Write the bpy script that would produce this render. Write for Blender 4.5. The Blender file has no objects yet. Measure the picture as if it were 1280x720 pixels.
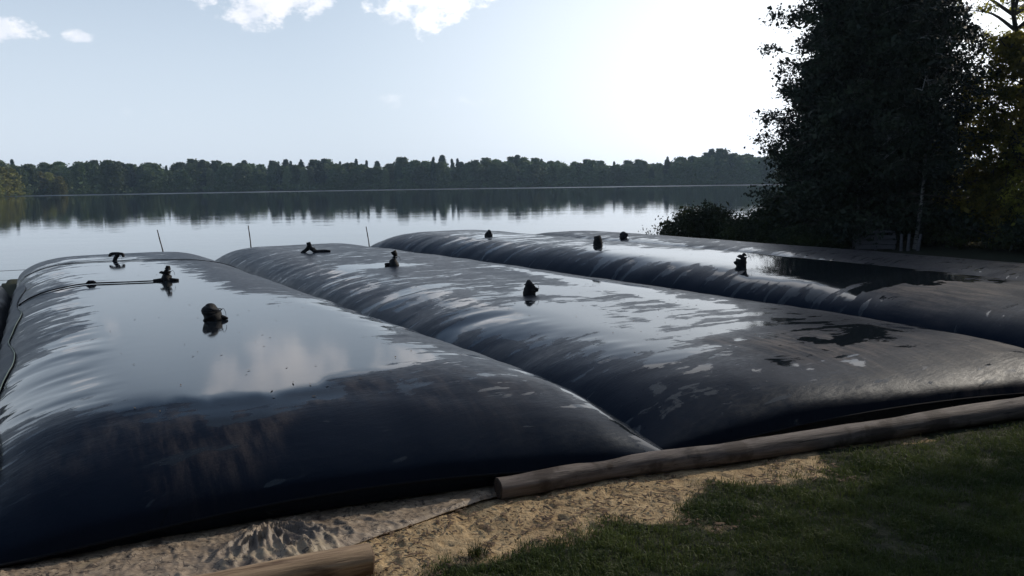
import bpy, math, random
import numpy as np
from mathutils import Matrix, Vector
random.seed(7); rng = np.random.default_rng(7)
S = bpy.context.scene; COL = S.collection
R = math.radians

# ------------------------------------------------------------------ camera
CAM_H = 2.9
cd = bpy.data.cameras.new('camera'); cam = bpy.data.objects.new('camera', cd); COL.objects.link(cam)
cd.sensor_width = 36; cd.lens = 28.27; cd.clip_start = 0.1; cd.clip_end = 6000
cam.matrix_world = Matrix.Translation((0, 0, CAM_H)) @ Matrix.Rotation(R(90-7.5), 4, 'X') @ Matrix.Rotation(R(-0.8), 4, 'Z')
S.camera = cam
# ------------------------------------------------------------------ light
SUN_AZ, SUN_EL = 58.0, 27.0            # azimuth right of +Y
S.view_settings.view_transform = 'Standard'; S.view_settings.look = 'None'
S.view_settings.exposure = 0.22; S.view_settings.gamma = 1
ld = bpy.data.lights.new('sun', 'SUN'); lo = bpy.data.objects.new('sun', ld); COL.objects.link(lo)
ld.energy = 2.5; ld.angle = R(0.5); ld.color = (1.0, 0.89, 0.74)
sd = Vector((math.sin(R(SUN_AZ))*math.cos(R(SUN_EL)), math.cos(R(SUN_AZ))*math.cos(R(SUN_EL)), math.sin(R(SUN_EL))))
lo.rotation_euler = sd.to_track_quat('Z', 'Y').to_euler()
W = bpy.data.worlds.new('World'); S.world = W; W.use_nodes = True

class NT:
    """tiny node helper"""
    def __init__(s, tree): s.t = tree; s.n = tree.nodes; s.l = tree.links
    def put(s, sock, v):
        if isinstance(v, bpy.types.NodeSocket): s.l.new(v, sock)
        else:
            try: sock.default_value = v
            except Exception: sock.default_value = (*v, 1) if len(v) == 3 else v
    def node(s, typ, ins=None, **props):
        n = s.n.new(typ)
        for k, v in props.items(): setattr(n, k, v)
        for k, v in (ins or {}).items(): s.put(n.inputs[k], v)
        return n
    def m(s, op, a, b=0.0, c=0.0, clamp=False):
        n = s.n.new('ShaderNodeMath'); n.operation = op; n.use_clamp = clamp
        for i, v in enumerate((a, b, c)): s.put(n.inputs[i], v)
        return n.outputs[0]
    def smooth(s, x, a, b, o0=0.0, o1=1.0):
        n = s.n.new('ShaderNodeMapRange'); n.interpolation_type = 'SMOOTHSTEP'
        for i, v in enumerate((x, a, b, o0, o1)): s.put(n.inputs[i], v)
        return n.outputs[0]
    def mix(s, f, a, b):
        n = s.n.new('ShaderNodeMix'); n.data_type = 'RGBA'
        s.put(n.inputs[0], f); s.put(n.inputs[6], a); s.put(n.inputs[7], b)
        return n.outputs[2]
    def noise(s, vec, scale, detail=4, rough=0.55, dist=0.0, out=0):
        n = s.n.new('ShaderNodeTexNoise')
        if vec is not None: s.l.new(vec, n.inputs['Vector'])
        n.inputs['Scale'].default_value = scale; n.inputs['Detail'].default_value = detail
        n.inputs['Roughness'].default_value = rough; n.inputs['Distortion'].default_value = dist
        return n.outputs[out]
    def mapping(s, vec, scale=(1, 1, 1), loc=(0, 0, 0), rot=(0, 0, 0)):
        n = s.n.new('ShaderNodeMapping'); s.l.new(vec, n.inputs[0])
        n.inputs['Location'].default_value = loc; n.inputs['Rotation'].default_value = rot; n.inputs['Scale'].default_value = scale
        return n.outputs[0]
    def bump(s, h, strength, dist, normal=None):
        n = s.n.new('ShaderNodeBump'); n.inputs['Strength'].default_value = strength
        n.inputs['Distance'].default_value = dist; s.l.new(h, n.inputs['Height'])
        if normal is not None: s.l.new(normal, n.inputs['Normal'])
        return n.outputs[0]

def build_world():
    w = NT(W.node_tree); w.n.clear()
    out = w.node('ShaderNodeOutputWorld'); bg = w.node('ShaderNodeBackground')
    sky = w.node('ShaderNodeTexSky'); sky.sky_type = 'NISHITA'; sky.sun_disc = False
    sky.sun_elevation = R(SUN_EL); sky.sun_rotation = R(SUN_AZ)
    sky.air_density = 1.15; sky.dust_density = 1.0; sky.ozone_density = 2.4; sky.altitude = 100
    tc = w.node('ShaderNodeTexCoord').outputs['Generated']
    nz = w.node('ShaderNodeVectorMath', operation='NORMALIZE'); w.l.new(tc, nz.inputs[0])
    sp = w.node('ShaderNodeSeparateXYZ'); w.l.new(nz.outputs[0], sp.inputs[0])
    az = w.m('MULTIPLY', w.m('ARCTAN2', sp.outputs[0], sp.outputs[1]), 57.2958)
    el = w.m('MULTIPLY', w.m('ARCSINE', sp.outputs[2]), 57.2958)
    # clouds live on a flat layer high above: project the direction on it
    den = w.m('ADD', w.m('MAXIMUM', sp.outputs[2], 0.0), 0.10)
    cb = w.node('ShaderNodeCombineXYZ')
    w.put(cb.inputs[0], w.m('DIVIDE', sp.outputs[0], den)); w.put(cb.inputs[1], w.m('DIVIDE', sp.outputs[1], den))
    lay = cb.outputs[0]
    big = w.noise(w.mapping(lay, (1, 1, 1), (3.1, 1.7, 0)), 0.55, 2, 0.5)
    det = w.noise(w.mapping(lay, (1, 1, 1), (1, 5, 0)), 3.0, 8, 0.62, 0.3)
    azel = w.node('ShaderNodeCombineXYZ'); w.put(azel.inputs[0], az); w.put(azel.inputs[1], el)
    det2 = w.noise(azel.outputs[0], 0.55, 7, 0.6, 0.2)
    msk = w.m('MULTIPLY', w.smooth(big, 0.52, 0.66), w.smooth(el, 14.0, 22.0))     # scattered fair-weather clouds higher up
    det3 = w.noise(w.mapping(azel.outputs[0], (1, 1.6, 1), (5, 2, 0)), 0.45, 6, 0.62)
    def blob(a0, e0, wa, we, amt=1.0):
        dx = w.m('DIVIDE', w.m('SUBTRACT', az, a0), wa); dy = w.m('DIVIDE', w.m('SUBTRACT', el, e0), we)
        r2 = w.m('ADD', w.m('MULTIPLY', dx, dx), w.m('MULTIPLY', dy, dy))
        return w.m('MULTIPLY', w.smooth(w.m('ADD', r2, w.m('MULTIPLY', w.m('SUBTRACT', det3, 0.5), 3.0)), 1.6, 0.0), amt)
    for b in ((-16.6, 14.0, 5.4, 3.8), (-5.6, 14.2, 5.0, 4.0), (-31.8, 9.3, 2.6, 0.9), (-27.3, 9.15, 1.0, 0.5, .75),
              (-12.0, 18.5, 7, 3, .6), (20, 17, 9, 4, .7), (-6.0, 5.6, 8, 0.7, 0.34), (-22.0, 4.8, 6, 0.6, 0.25)):
        msk = w.m('MAXIMUM', msk, blob(*b))
    cm = w.smooth(w.m('ADD', w.m('MULTIPLY', msk, 0.75), w.m('MULTIPLY', det2, 0.85)), 0.66, 1.12)
    cm = w.m('MULTIPLY', cm, w.smooth(el, 12.0, 16.0, 0.8, 0.45))
    shade = w.smooth(w.noise(w.mapping(azel.outputs[0], (1, 1, 1), (0, -0.9, 0)), 0.55, 5, 0.55), 0.35, 0.65)
    ccol = w.mix(shade, (9.2, 9.5, 10.4), (11.6, 11.4, 11.7))
    # milky veil of humid air, stronger low down and towards the sun
    sv = w.node('ShaderNodeVectorMath', operation='DOT_PRODUCT'); w.l.new(nz.outputs[0], sv.inputs[0]); sv.inputs[1].default_value = tuple(sd)
    tosun = w.smooth(sv.outputs['Value'], 0.3, 1.0)
    veil = w.m('ADD', w.smooth(el, 30.0, 0.0, 0.05, 0.85), w.m('MULTIPLY', tosun, 0.35), clamp=True)
    vcol = w.mix(tosun, (7.3, 8.3, 9.7), (14.5, 15.0, 15.5))
    c = w.mix(veil, sky.outputs[0], vcol)
    c = w.mix(cm, c, w.mix(tosun, ccol, (24, 23.5, 23.5)))
    w.l.new(c, bg.inputs['Color']); bg.inputs['Strength'].default_value = 0.090
    w.l.new(bg.outputs[0], out.inputs[0])
build_world()

# ------------------------------------------------------------------ helpers
def tag(o, label=None, cat=None, group=None, kind=None):
    if label: o['label'] = label
    if cat: o['category'] = cat
    if group: o['group'] = group
    if kind: o['kind'] = kind
    return o
def link(name, me, mat=None, parent=None, loc=(0, 0, 0), smooth=False):
    if mat is not None and not me.materials: me.materials.append(mat)
    if smooth: me.polygons.foreach_set('use_smooth', [True]*len(me.polygons)); me.update()
    o = bpy.data.objects.new(name, me); COL.objects.link(o); o.location = loc
    if parent is not None: o.parent = parent
    return o
def empty(name, loc=(0, 0, 0), rz=0):
    o = bpy.data.objects.new(name, None); COL.objects.link(o); o.location = loc; o.rotation_euler = (0, 0, rz)
    o.empty_display_size = 0.3
    return o
def npmesh(name, V, F, uv=None):
    """V (n,3), F (m,k) all faces of the same k"""
    V = np.asarray(V, np.float32); F = np.asarray(F, np.int32)
    me = bpy.data.meshes.new(name); k = F.shape[1]
    me.vertices.add(len(V)); me.vertices.foreach_set('co', V.ravel())
    me.loops.add(F.size); me.loops.foreach_set('vertex_index', F.ravel())
    me.polygons.add(len(F)); me.polygons.foreach_set('loop_start', np.arange(0, F.size, k, dtype=np.int32))
    me.polygons.foreach_set('loop_total', np.full(len(F), k, np.int32))
    me.update(calc_edges=True); me.validate()
    if uv is not None:
        l = me.uv_layers.new(name='UVMap'); l.data.foreach_set('uv', np.asarray(uv, np.float32)[F.ravel()].ravel())
    return me
def addattr(me, name, vals):
    a = me.attributes.new(name, 'FLOAT', 'POINT'); a.data.foreach_set('value', np.asarray(vals, np.float32).ravel())
def gridF(nu, nv, off=0):
    i, j = np.meshgrid(np.arange(nu-1), np.arange(nv-1), indexing='ij'); a = i*nv+j+off
    return np.stack([a, a+nv, a+nv+1, a+1], -1).reshape(-1, 4)
def _hash(ix, iy, seed):
    h = (ix.astype(np.int64)*374761393 + iy.astype(np.int64)*668265263 + seed*1442695041) & 0x7fffffff
    h = ((h ^ (h >> 13))*1274126177) & 0x7fffffff
    return ((h ^ (h >> 16)) & 0xffff)/65535.0
def vnoise(x, y, seed=0):
    x = np.asarray(x, float); y = np.asarray(y, float)
    ix = np.floor(x); iy = np.floor(y); fx = x-ix; fy = y-iy; ix = ix.astype(int); iy = iy.astype(int)
    fx = fx*fx*(3-2*fx); fy = fy*fy*(3-2*fy)
    a = _hash(ix, iy, seed); b = _hash(ix+1, iy, seed); c = _hash(ix, iy+1, seed); d = _hash(ix+1, iy+1, seed)
    return (a*(1-fx)+b*fx)*(1-fy)+(c*(1-fx)+d*fx)*fy
def fbm(x, y, seed=0, oct=4, g=0.5):
    s = 0; a = 1; t = 0
    for k in range(oct): s = s+a*vnoise(x*2**k+17.3*k, y*2**k+5.1*k, seed+k); t += a; a *= g
    return s/t
def sstep(x, a, b):
    t = np.clip((x-a)/(b-a), 0, 1); return t*t*(3-2*t)
def catmull(P, n):
    P = [Vector(p) for p in P]; P = [P[0]*2-P[1]] + P + [P[-1]*2-P[-2]]; out = []
    for i in range(1, len(P)-2):
        for k in range(n):
            t = k/n; a, b, c, d = P[i-1:i+3]
            out.append(0.5*((2*b)+(c-a)*t+(2*a-5*b+4*c-d)*t*t+(3*b-a-3*c+d)*t*t*t))
    out.append(P[-2]); return out
def tube_geo(P, rad, seg=10, rough=0.0, seed=0, cap=True, squash=None):
    """returns V, F(list). rad = number or list"""
    P = [Vector(p) for p in P]; n = len(P); V = []; F = []
    ref = Vector((0, 0, 1))
    for i, p in enumerate(P):
        d = (P[min(i+1, n-1)]-P[max(i-1, 0)]).normalized()
        r_ = ref if abs(d.dot(ref)) < 0.95 else Vector((1, 0, 0))
        a = d.cross(r_).normalized(); b = a.cross(d).normalized()
        r = rad[i] if hasattr(rad, '__len__') else rad
        for k in range(seg):
            th = 2*math.pi*k/seg
            q = r*(1+rough*(2*float(vnoise(np.array(3*math.cos(th)+i*.37), np.array(3*math.sin(th)+i*.21), seed))-1))
            V.append(p+a*math.cos(th)*q+b*math.sin(th)*q*(squash or 1))
    for i in range(n-1):
        for k in range(seg):
            k2 = (k+1) % seg; F.append((i*seg+k, i*seg+k2, (i+1)*seg+k2, (i+1)*seg+k))
    if cap: F.append(tuple(range(seg))[::-1]); F.append(tuple((n-1)*seg+k for k in range(seg)))
    return V, F
def mesh_from(name, parts):
    V = []; F = []
    for v, f in parts:
        o = len(V); V += [tuple(x) for x in v]; F += [tuple(i+o for i in q) for q in f]
    me = bpy.data.meshes.new(name); me.from_pydata(V, [], F); me.validate(); me.update(); return me
def box_geo(c, s, rz=0, jit=0.0):
    V = []
    for x in (-1, 1):
        for y in (-1, 1):
            for z in (-1, 1):
                p = Vector((x*s[0]/2, y*s[1]/2, z*s[2]/2)); p += Vector([random.uniform(-jit, jit) for _ in range(3)])
                V.append(Matrix.Rotation(rz, 3, 'Z') @ p + Vector(c))
    return V, [(0, 1, 3, 2), (4, 6, 7, 5), (0, 4, 5, 1), (2, 3, 7, 6), (0, 2, 6, 4), (1, 5, 7, 3)]
# site coordinates: n runs across the bags, t along them (away from the camera)
def NTxy(n, t): return (0.86*n-0.51*t, 0.51*n+0.86*t)
def XYnt(x, y): return (0.86*x+0.51*y, -0.51*x+0.86*y)

# ------------------------------------------------------------------ materials
def mat(name):
    m = bpy.data.materials.new(name); m.use_nodes = True; t = NT(m.node_tree)
    p = t.n['Principled BSDF']; return m, t, p
def simple(name, col, rough=0.8, var=0.25, scale=8, bump=0.0, bscale=40, spec=0.4, stretch=(1, 1, 1)):
    m, t, p = mat(name); tc = t.node('ShaderNodeTexCoord').outputs['Object']; v = t.mapping(tc, stretch)
    n = t.noise(v, scale, 5, 0.6)
    c = t.mix(t.smooth(n, 0.3, 0.7), tuple(x*(1-var) for x in col), tuple(min(1, x*(1+var)) for x in col))
    t.l.new(c, p.inputs['Base Color']); p.inputs['Roughness'].default_value = rough; p.inputs['Specular IOR Level'].default_value = spec
    if bump: t.l.new(t.bump(t.noise(v, bscale, 4, 0.6), bump, 0.02), p.inputs['Normal'])
    return m

def m_bag(name, offs, brown=0.0):
    m, t, p = mat(name)
    uvn = t.node('ShaderNodeUVMap'); uvn.uv_map = 'UVMap'; uv = t.mapping(uvn.outputs[0], (1, 1, 1), (offs, offs*1.7, 0))
    at = lambda a: t.node('ShaderNodeAttribute', attribute_name=a).outputs['Fac']
    wet, dust, flat = at('wet'), at('dust'), at('level')
    wob = t.noise(uv, 0.8, 2, 0.5, out=1)
    wv = t.node('ShaderNodeVectorMath', operation='MULTIPLY_ADD'); t.l.new(wob, wv.inputs[0]); wv.inputs[1].default_value = (0.5, 0.5, 0); t.l.new(uv, wv.inputs[2])
    sk1 = t.noise(t.mapping(wv.outputs[0], (0.22, 1.5, 1)), 1.0, 7, 0.6); sk2 = t.noise(t.mapping(wv.outputs[0], (0.45, 4.2, 1), (7, 3, 0)), 1.0, 6, 0.62)
    streak = t.m('ADD', t.m('MULTIPLY', sk1, 0.55), t.m('MULTIPLY', sk2, 0.45))
    spots = t.noise(wv.outputs[0], 2.2, 7, 0.6)
    n = t.m('ADD', t.m('MULTIPLY', streak, 0.70), t.m('MULTIPLY', spots, 0.30))
    s = t.m('ADD', wet, t.m('MULTIPLY', t.m('SUBTRACT', n, 0.5), 4.2))
    fl = t.noise(t.mapping(wv.outputs[0], (1.3, 6.5, 1), (2, 9, 0)), 1.0, 5, 0.55); gate = t.smooth(t.m('SUBTRACT', s, t.m('MULTIPLY', dust, 1.2)), -0.9, 0.3)
    mask = t.m('MAXIMUM', t.smooth(s, 0.47, 0.55), t.m('MULTIPLY', t.smooth(fl, 0.615, 0.64), gate))
    damp = t.smooth(s, 0.0, 0.6)
    # dry woven cloth
    fine = t.noise(uv, 60, 3, 0.6); weave = t.noise(t.mapping(uv, (1, 3, 1)), 9, 5, 0.6)
    d1 = t.noise(t.mapping(uv, (3.2, 0.8, 1)), 2.0, 8, 0.7)
    dm = t.m('MULTIPLY', dust, t.smooth(d1, 0.38, 0.68))
    base = t.mix(fine, (0.003, 0.005, 0.010), (0.006, 0.009, 0.018))
    base = t.mix(t.m('MULTIPLY', dm, t.smooth(fine, .3, .7, .55, 1.0)), base, (0.135, 0.112, 0.098))
    rgh = t.m('SUBTRACT', t.smooth(weave, 0.25, 0.75, 0.31, 0.46), t.m('MULTIPLY', damp, 0.08))
    rgh = t.m('ADD', rgh, t.m('MULTIPLY', dust, 0.22))
    vs = t.node('ShaderNodeTexVoronoi', {'Vector': uv, 'Scale': 5.0}); sc_ = t.noise(uv, 1.3, 3)
    speck = t.m('MULTIPLY', t.smooth(vs.outputs['Distance'], 0.07, 0.04), t.smooth(sc_, 0.5, 0.6))
    scuff = t.smooth(t.noise(t.mapping(uv, (0.6, 7, 1), rot=(0, 0, 1.2)), 2.2, 8, 0.7), 0.63, 0.72)
    base = t.mix(t.m('MAXIMUM', t.m('MULTIPLY', speck, .8), t.m('MULTIPLY', scuff, 0.35)), base, (0.10, 0.095, 0.095))
    nrm = t.bump(t.m('ADD', t.m('MULTIPLY', weave, 0.7), t.m('MULTIPLY', fine, 0.25)), 0.22, 0.02)
    nrm = t.bump(streak, 0.25, 0.05, nrm)
    t.l.new(base, p.inputs['Base Color']); t.l.new(rgh, p.inputs['Roughness']); t.l.new(nrm, p.inputs['Normal'])
    p.inputs['Specular IOR Level'].default_value = 0.13
    p.inputs['Specular Tint'].default_value = (0.46, 0.70, 1.0, 1)
    # standing water: a level mirror
    q = t.node('ShaderNodeBsdfPrincipled')
    q.inputs['Base Color'].default_value = (0.008, 0.011, 0.015, 1); q.inputs['Roughness'].default_value = 0.07; q.inputs['IOR'].default_value = 1.5
    geo = t.node('ShaderNodeNewGeometry').outputs['Normal']
    mx = t.node('ShaderNodeMix', data_type='VECTOR'); t.l.new(flat, mx.inputs[0]); t.l.new(geo, mx.inputs[4]); mx.inputs[5].default_value = (0, 0, 1)
    nn = t.node('ShaderNodeVectorMath', operation='NORMALIZE'); t.l.new(mx.outputs[1], nn.inputs[0])
    t.l.new(t.bump(t.noise(uv, 3.0, 3, 0.5), 0.02, 0.03, nn.outputs[0]), q.inputs['Normal'])
    ms = t.node('ShaderNodeMixShader'); t.l.new(mask, ms.inputs[0]); t.l.new(p.outputs[0], ms.inputs[1]); t.l.new(q.outputs[0], ms.inputs[2])
    t.l.new(ms.outputs[0], t.n['Material Output'].inputs[0])
    return m

def m_leaf(name, ca, cb, trans=0.3, rnd=0.42):
    m, t, p = mat(name)
    tc = t.node('ShaderNodeTexCoord').outputs['Object']
    oi = t.node('ShaderNodeObjectInfo').outputs['Random']
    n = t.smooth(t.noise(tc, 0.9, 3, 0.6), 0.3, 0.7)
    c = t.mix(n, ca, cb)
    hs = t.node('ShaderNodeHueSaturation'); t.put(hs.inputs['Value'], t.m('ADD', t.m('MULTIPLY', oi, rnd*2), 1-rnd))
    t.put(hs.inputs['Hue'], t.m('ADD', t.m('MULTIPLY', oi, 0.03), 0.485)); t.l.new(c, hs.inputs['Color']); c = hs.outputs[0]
    t.l.new(c, p.inputs['Base Color']); p.inputs['Roughness'].default_value = 0.6; p.inputs['Specular IOR Level'].default_value = 0.25
    tr = t.node('ShaderNodeBsdfTranslucent'); t.l.new(c, tr.inputs[0])
    ms = t.node('ShaderNodeMixShader'); ms.inputs[0].default_value = trans
    t.l.new(p.outputs[0], ms.inputs[1]); t.l.new(tr.outputs[0], ms.inputs[2]); t.l.new(ms.outputs[0], t.n['Material Output'].inputs[0])
    return m

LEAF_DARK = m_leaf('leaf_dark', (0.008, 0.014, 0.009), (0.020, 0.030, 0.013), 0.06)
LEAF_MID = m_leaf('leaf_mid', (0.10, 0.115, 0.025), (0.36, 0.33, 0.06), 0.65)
LEAF_BUSH = m_leaf('leaf_bush', (0.018, 0.03, 0.013), (0.045, 0.06, 0.02), 0.25)
FAR_A = m_leaf('far_leaf_deciduous', (0.05, 0.08, 0.032), (0.095, 0.13, 0.05), 0.35)
FAR_B = m_leaf('far_leaf_conifer', (0.024, 0.042, 0.022), (0.042, 0.064, 0.032), 0.15)
FAR_C = m_leaf('far_leaf_birch', (0.08, 0.11, 0.045), (0.12, 0.15, 0.065), 0.35)
FAR_Y = m_leaf('far_leaf_yellowing', (0.13, 0.14, 0.03), (0.20, 0.19, 0.05), 0.3)
BARK = simple('bark', (0.045, 0.038, 0.032), 0.9, 0.4, 6, 0.6, 20, stretch=(1, 1, .3))
def m_birch():
    m, t, p = mat('birch_bark'); tc = t.node('ShaderNodeTexCoord').outputs['Object']
    n = t.noise(t.mapping(tc, (3, 3, 9)), 1.6, 4, 0.6)
    t.l.new(t.mix(t.smooth(n, 0.50, 0.60), (0.19, 0.19, 0.185), (0.03, 0.03, 0.03)), p.inputs['Base Color']); p.inputs['Roughness'].default_value = 0.8
    return m
BIRCH = m_birch()
def m_log():
    m, t, p = mat('peeled_log'); tc = t.node('ShaderNodeTexCoord').outputs['Object']
    v = t.mapping(tc, (1, 1, 1), rot=(0, 0, R(-21)))
    g = t.noise(t.mapping(v, (1.2, 14, 14)), 2.0, 7, 0.65); k = t.noise(v, 2.2, 5, 0.6)
    c = t.mix(t.smooth(g, 0.3, 0.7), (0.075, 0.06, 0.054), (0.17, 0.14, 0.122))
    c = t.mix(t.smooth(k, 0.5, 0.62), c, (0.05, 0.036, 0.03))
    crack = t.noise(t.mapping(v, (0.7, 20, 20)), 1.3, 5, 0.7); c = t.mix(t.smooth(crack, .62, .66), c, (0.018, 0.013, 0.011))
    knots = t.node('ShaderNodeTexVoronoi', {'Vector': v, 'Scale': 2.3}); c = t.mix(t.smooth(knots.outputs['Distance'], 0.05, 0.11), (0.05, 0.033, 0.024), c)
    t.l.new(c, p.inputs['Base Color']); p.inputs['Roughness'].default_value = 0.8
    t.l.new(t.bump(g, 0.6, 0.02), p.inputs['Normal']); return m
LOG = m_log()
def m_log2():
    m, t, p = mat('split_log'); tc = t.node('ShaderNodeTexCoord').outputs['Object']
    v = t.mapping(tc, (1, 1, 1), rot=(0, 0, R(-21)))
    g = t.noise(t.mapping(v, (1.0, 16, 16)), 2.0, 7, 0.65); k = t.noise(t.mapping(v, (.6, 4, 4)), 1.5, 5, 0.6)
    c = t.mix(t.smooth(g, 0.3, 0.7), (0.20, 0.13, 0.075), (0.40, 0.28, 0.17)); c = t.mix(t.smooth(k, 0.52, 0.64), c, (0.10, 0.055, 0.03))
    t.l.new(c, p.inputs['Base Color']); p.inputs['Roughness'].default_value = 0.75; t.l.new(t.bump(g, 0.7, 0.02), p.inputs['Normal']); return m
LOG2 = m_log2()
def m_endgrain(name, a, b):
    m, t, p = mat(name); tc = t.node('ShaderNodeTexCoord').outputs['Object']
    w = t.node('ShaderNodeTexWave', {'Vector': tc, 'Scale': 14.0, 'Distortion': 2.0}, wave_type='RINGS', rings_direction='X')
    t.l.new(t.mix(w.outputs[0], a, b), p.inputs['Base Color']); p.inputs['Roughness'].default_value = 0.85; return m
END_DARK = m_endgrain('cut_end_dark', (0.03, 0.021, 0.016), (0.06, 0.04, 0.028))
END_BROWN = m_endgrain('cut_end_brown', (0.055, 0.032, 0.02), (0.10, 0.06, 0.036))
BLACKCLOTH = simple('black_sleeve_cloth', (0.006, 0.0065, 0.008), 0.65, 0.3, 20, 0.4, 60, 0.25)
CORD = simple('dark_cord', (0.006, 0.007, 0.010), 0.8, 0.3, 30, spec=0.15)
PIPING = simple('pale_green_cord', (0.11, 0.15, 0.14), 0.7, 0.2, 30)
STAKE = simple('stake_wood', (0.07, 0.055, 0.045), 0.9, 0.3, 20)
BOARD = simple('weathered_board', (0.10, 0.10, 0.11), 0.85, 0.2, 5, 0.3, 30, stretch=(.3, 2, 2))
HEAP = simple('black_folded_cloth', (0.012, 0.014, 0.018), 0.5, 0.3, 10, 0.5, 25)

# ------------------------------------------------------------------ terrain and water
SHORE_T = 31.0; LAKE_Z = -0.35
def far_shore(az):                     # distance of the far bank for an azimuth in radians
    d = np.degrees(az)
    return 505 + 10*np.sin(d*0.25) - 90*sstep(-d, 30, 33.5) - 0*d
def terrain(x, y):
    n, t = XYnt(x, y); r = np.hypot(x, y); az = np.arctan2(x, y)
    s = (SHORE_T - 10*sstep(-n, 0.75, 1.7) + 1.6*(fbm(n*.12, t*0, 3)-.5) - t)              # >0 on the near land
    z = np.where(s > 0, -0.02*0+0*s, 0.0) + np.clip(s, -8, 0)*0.22
    z = np.where((s < 3) & (s > 0), -LAKE_Z*0 - 0.0*(3-s), z)
    z = z + (fbm(x*.6, y*.6, 9)-.5)*0.05*sstep(r, 3, 12)
    f = r-far_shore(az); ahead = (y > 60) | (np.abs(x) > 150)
    zf = np.where(f > 0, -0.3+np.minimum(f*0.05, 7), np.maximum(-2.0, f*0.06-0.3))
    far = (r > 120) & (t > SHORE_T)
    z = np.where(far, zf, z)
    back = sstep(-t, 60, 400)*6
    return np.where(t < 0, z+back, z)
# one sheet, polar grid out to the horizon
def m_ground():
    m, t, p = mat('sand_and_soil'); tc = t.node('ShaderNodeTexCoord').outputs['Object']
    g = t.node('ShaderNodeAttribute', attribute_name='grassy').outputs['Fac']
    n1 = t.noise(tc, 1.2, 6, 0.6); n2 = t.noise(tc, 14, 6, 0.65); n3 = t.noise(t.mapping(tc, (1, 1, 1), (9, 2, 0)), 45, 4, 0.6)
    sand = t.mix(t.smooth(n2, 0.32, 0.68), (0.30, 0.212, 0.118), (0.46, 0.345, 0.205))
    sand = t.mix(t.smooth(n1, 0.52, 0.72), sand, (0.22, 0.155, 0.09))
    vo = t.node('ShaderNodeTexNoise', {'Vector': t.mapping(tc, (1, 2.6, 1), rot=(0, 0, .5)), 'Scale': 11.0, 'Detail': 6.0, 'Roughness': 0.7})
    sand = t.mix(t.smooth(vo.outputs[0], 0.60, 0.66), sand, (0.085, 0.05, 0.03))
    soil = t.mix(n2, (0.022, 0.026, 0.015), (0.055, 0.055, 0.036))
    k = t.smooth(t.m('ADD', g, t.m('MULTIPLY', t.m('SUBTRACT', n2, 0.5), 0.7)), 0.35, 0.65)
    t.l.new(t.mix(k, sand, soil), p.inputs['Base Color']); p.inputs['Roughness'].default_value = 0.95; p.inputs['Specular IOR Level'].default_value = 0.1
    b = t.bump(t.m('ADD', n2, t.m('MULTIPLY', n3, 0.3)), 0.9, 0.035); t.l.new(b, p.inputs['Normal']); return m
GROUND = m_ground()
LINE_D = Vector((0.85, 0.53))
def grass_amount(x, y):
    # distance to the right of the edge between the bare sand and the lawn
    d = (x-0.75)*0.53-(y-6.55)*0.85
    d = d + (fbm(x*1.1, y*1.1, 21)-.5)*1.5
    g = sstep(d, -0.1, 0.5)
    far = sstep(x, 3.5, 6.0)*sstep(d, -0.9, 0.3)
    n, t = XYnt(x, y)
    g = np.maximum(g, far)
    g = np.where((t > 5.0) & (n < 21.5) & (n > 4), g*0.0+np.where(x > 4, .35, .0)*0, g) if False else g
    g = np.maximum(g, sstep(t, 10, 12)*sstep(-n, -16, -14))
    return np.maximum(g, sstep(n, 21.0, 22.5))
def build_ground():
    rr = np.concatenate([[0.5], np.geomspace(1.5, 5.2, 30), np.linspace(5.25, 10, 230), np.geomspace(10.1, 14, 20), np.geomspace(14.2, 3500, 130)])
    aa = np.concatenate([np.linspace(-45, 45, 601), np.linspace(47, 313, 90)])*math.pi/180
    A, Rr = np.meshgrid(aa, rr, indexing='ij'); X = Rr*np.sin(A); Y = Rr*np.cos(A); Z = terrain(X, Y)
    near = sstep(-np.hypot(X, Y), -14, -10)
    Z = Z + near*((fbm(X*3.2, Y*3.2, 31)-.5)*0.06 + (fbm(X*11, Y*11, 33)-.5)*0.02 - .02*sstep(fbm(X*4.1+Y, Y*6.3, 35, 2), .60, .72))
    nu, nv = X.shape
    V = np.stack([X, Y, Z], -1).reshape(-1, 3); F = gridF(nu, nv)
    j = np.arange(nv-1); a = (nu-1)*nv+j; F = np.vstack([F, np.stack([a, j, j+1, a+1], -1)])       # close the ring
    V = np.vstack([V, [[0, 0, Z[:, 0].mean()]]]); c = len(V)-1
    me = npmesh('ground', V, F[:, ::-1])
    cap = [(i*nv, ((i+1) % nu)*nv, c) for i in range(nu)]
    import bmesh; bm = bmesh.new(); bm.from_mesh(me); bm.verts.ensure_lookup_table()
    for q in cap: bm.faces.new([bm.verts[i] for i in q])
    bmesh.ops.recalc_face_normals(bm, faces=bm.faces); bm.to_mesh(me); bm.free()
    co = np.empty(len(me.vertices)*3, np.float32); me.vertices.foreach_get('co', co); co = co.reshape(-1, 3)
    g = grass_amount(co[:, 0], co[:, 1]); g = np.where(np.hypot(co[:, 0], co[:, 1]) > 60, 1.0, g); addattr(me, 'grassy', g)
    if sum(p.normal.z for p in me.polygons[:200]) < 0: me.flip_normals()
    tag(link('ground', me, GROUND, smooth=True), 'sandy lake shore ground with thin lawn reaching to the far bank', kind='structure')
build_ground()

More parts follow.
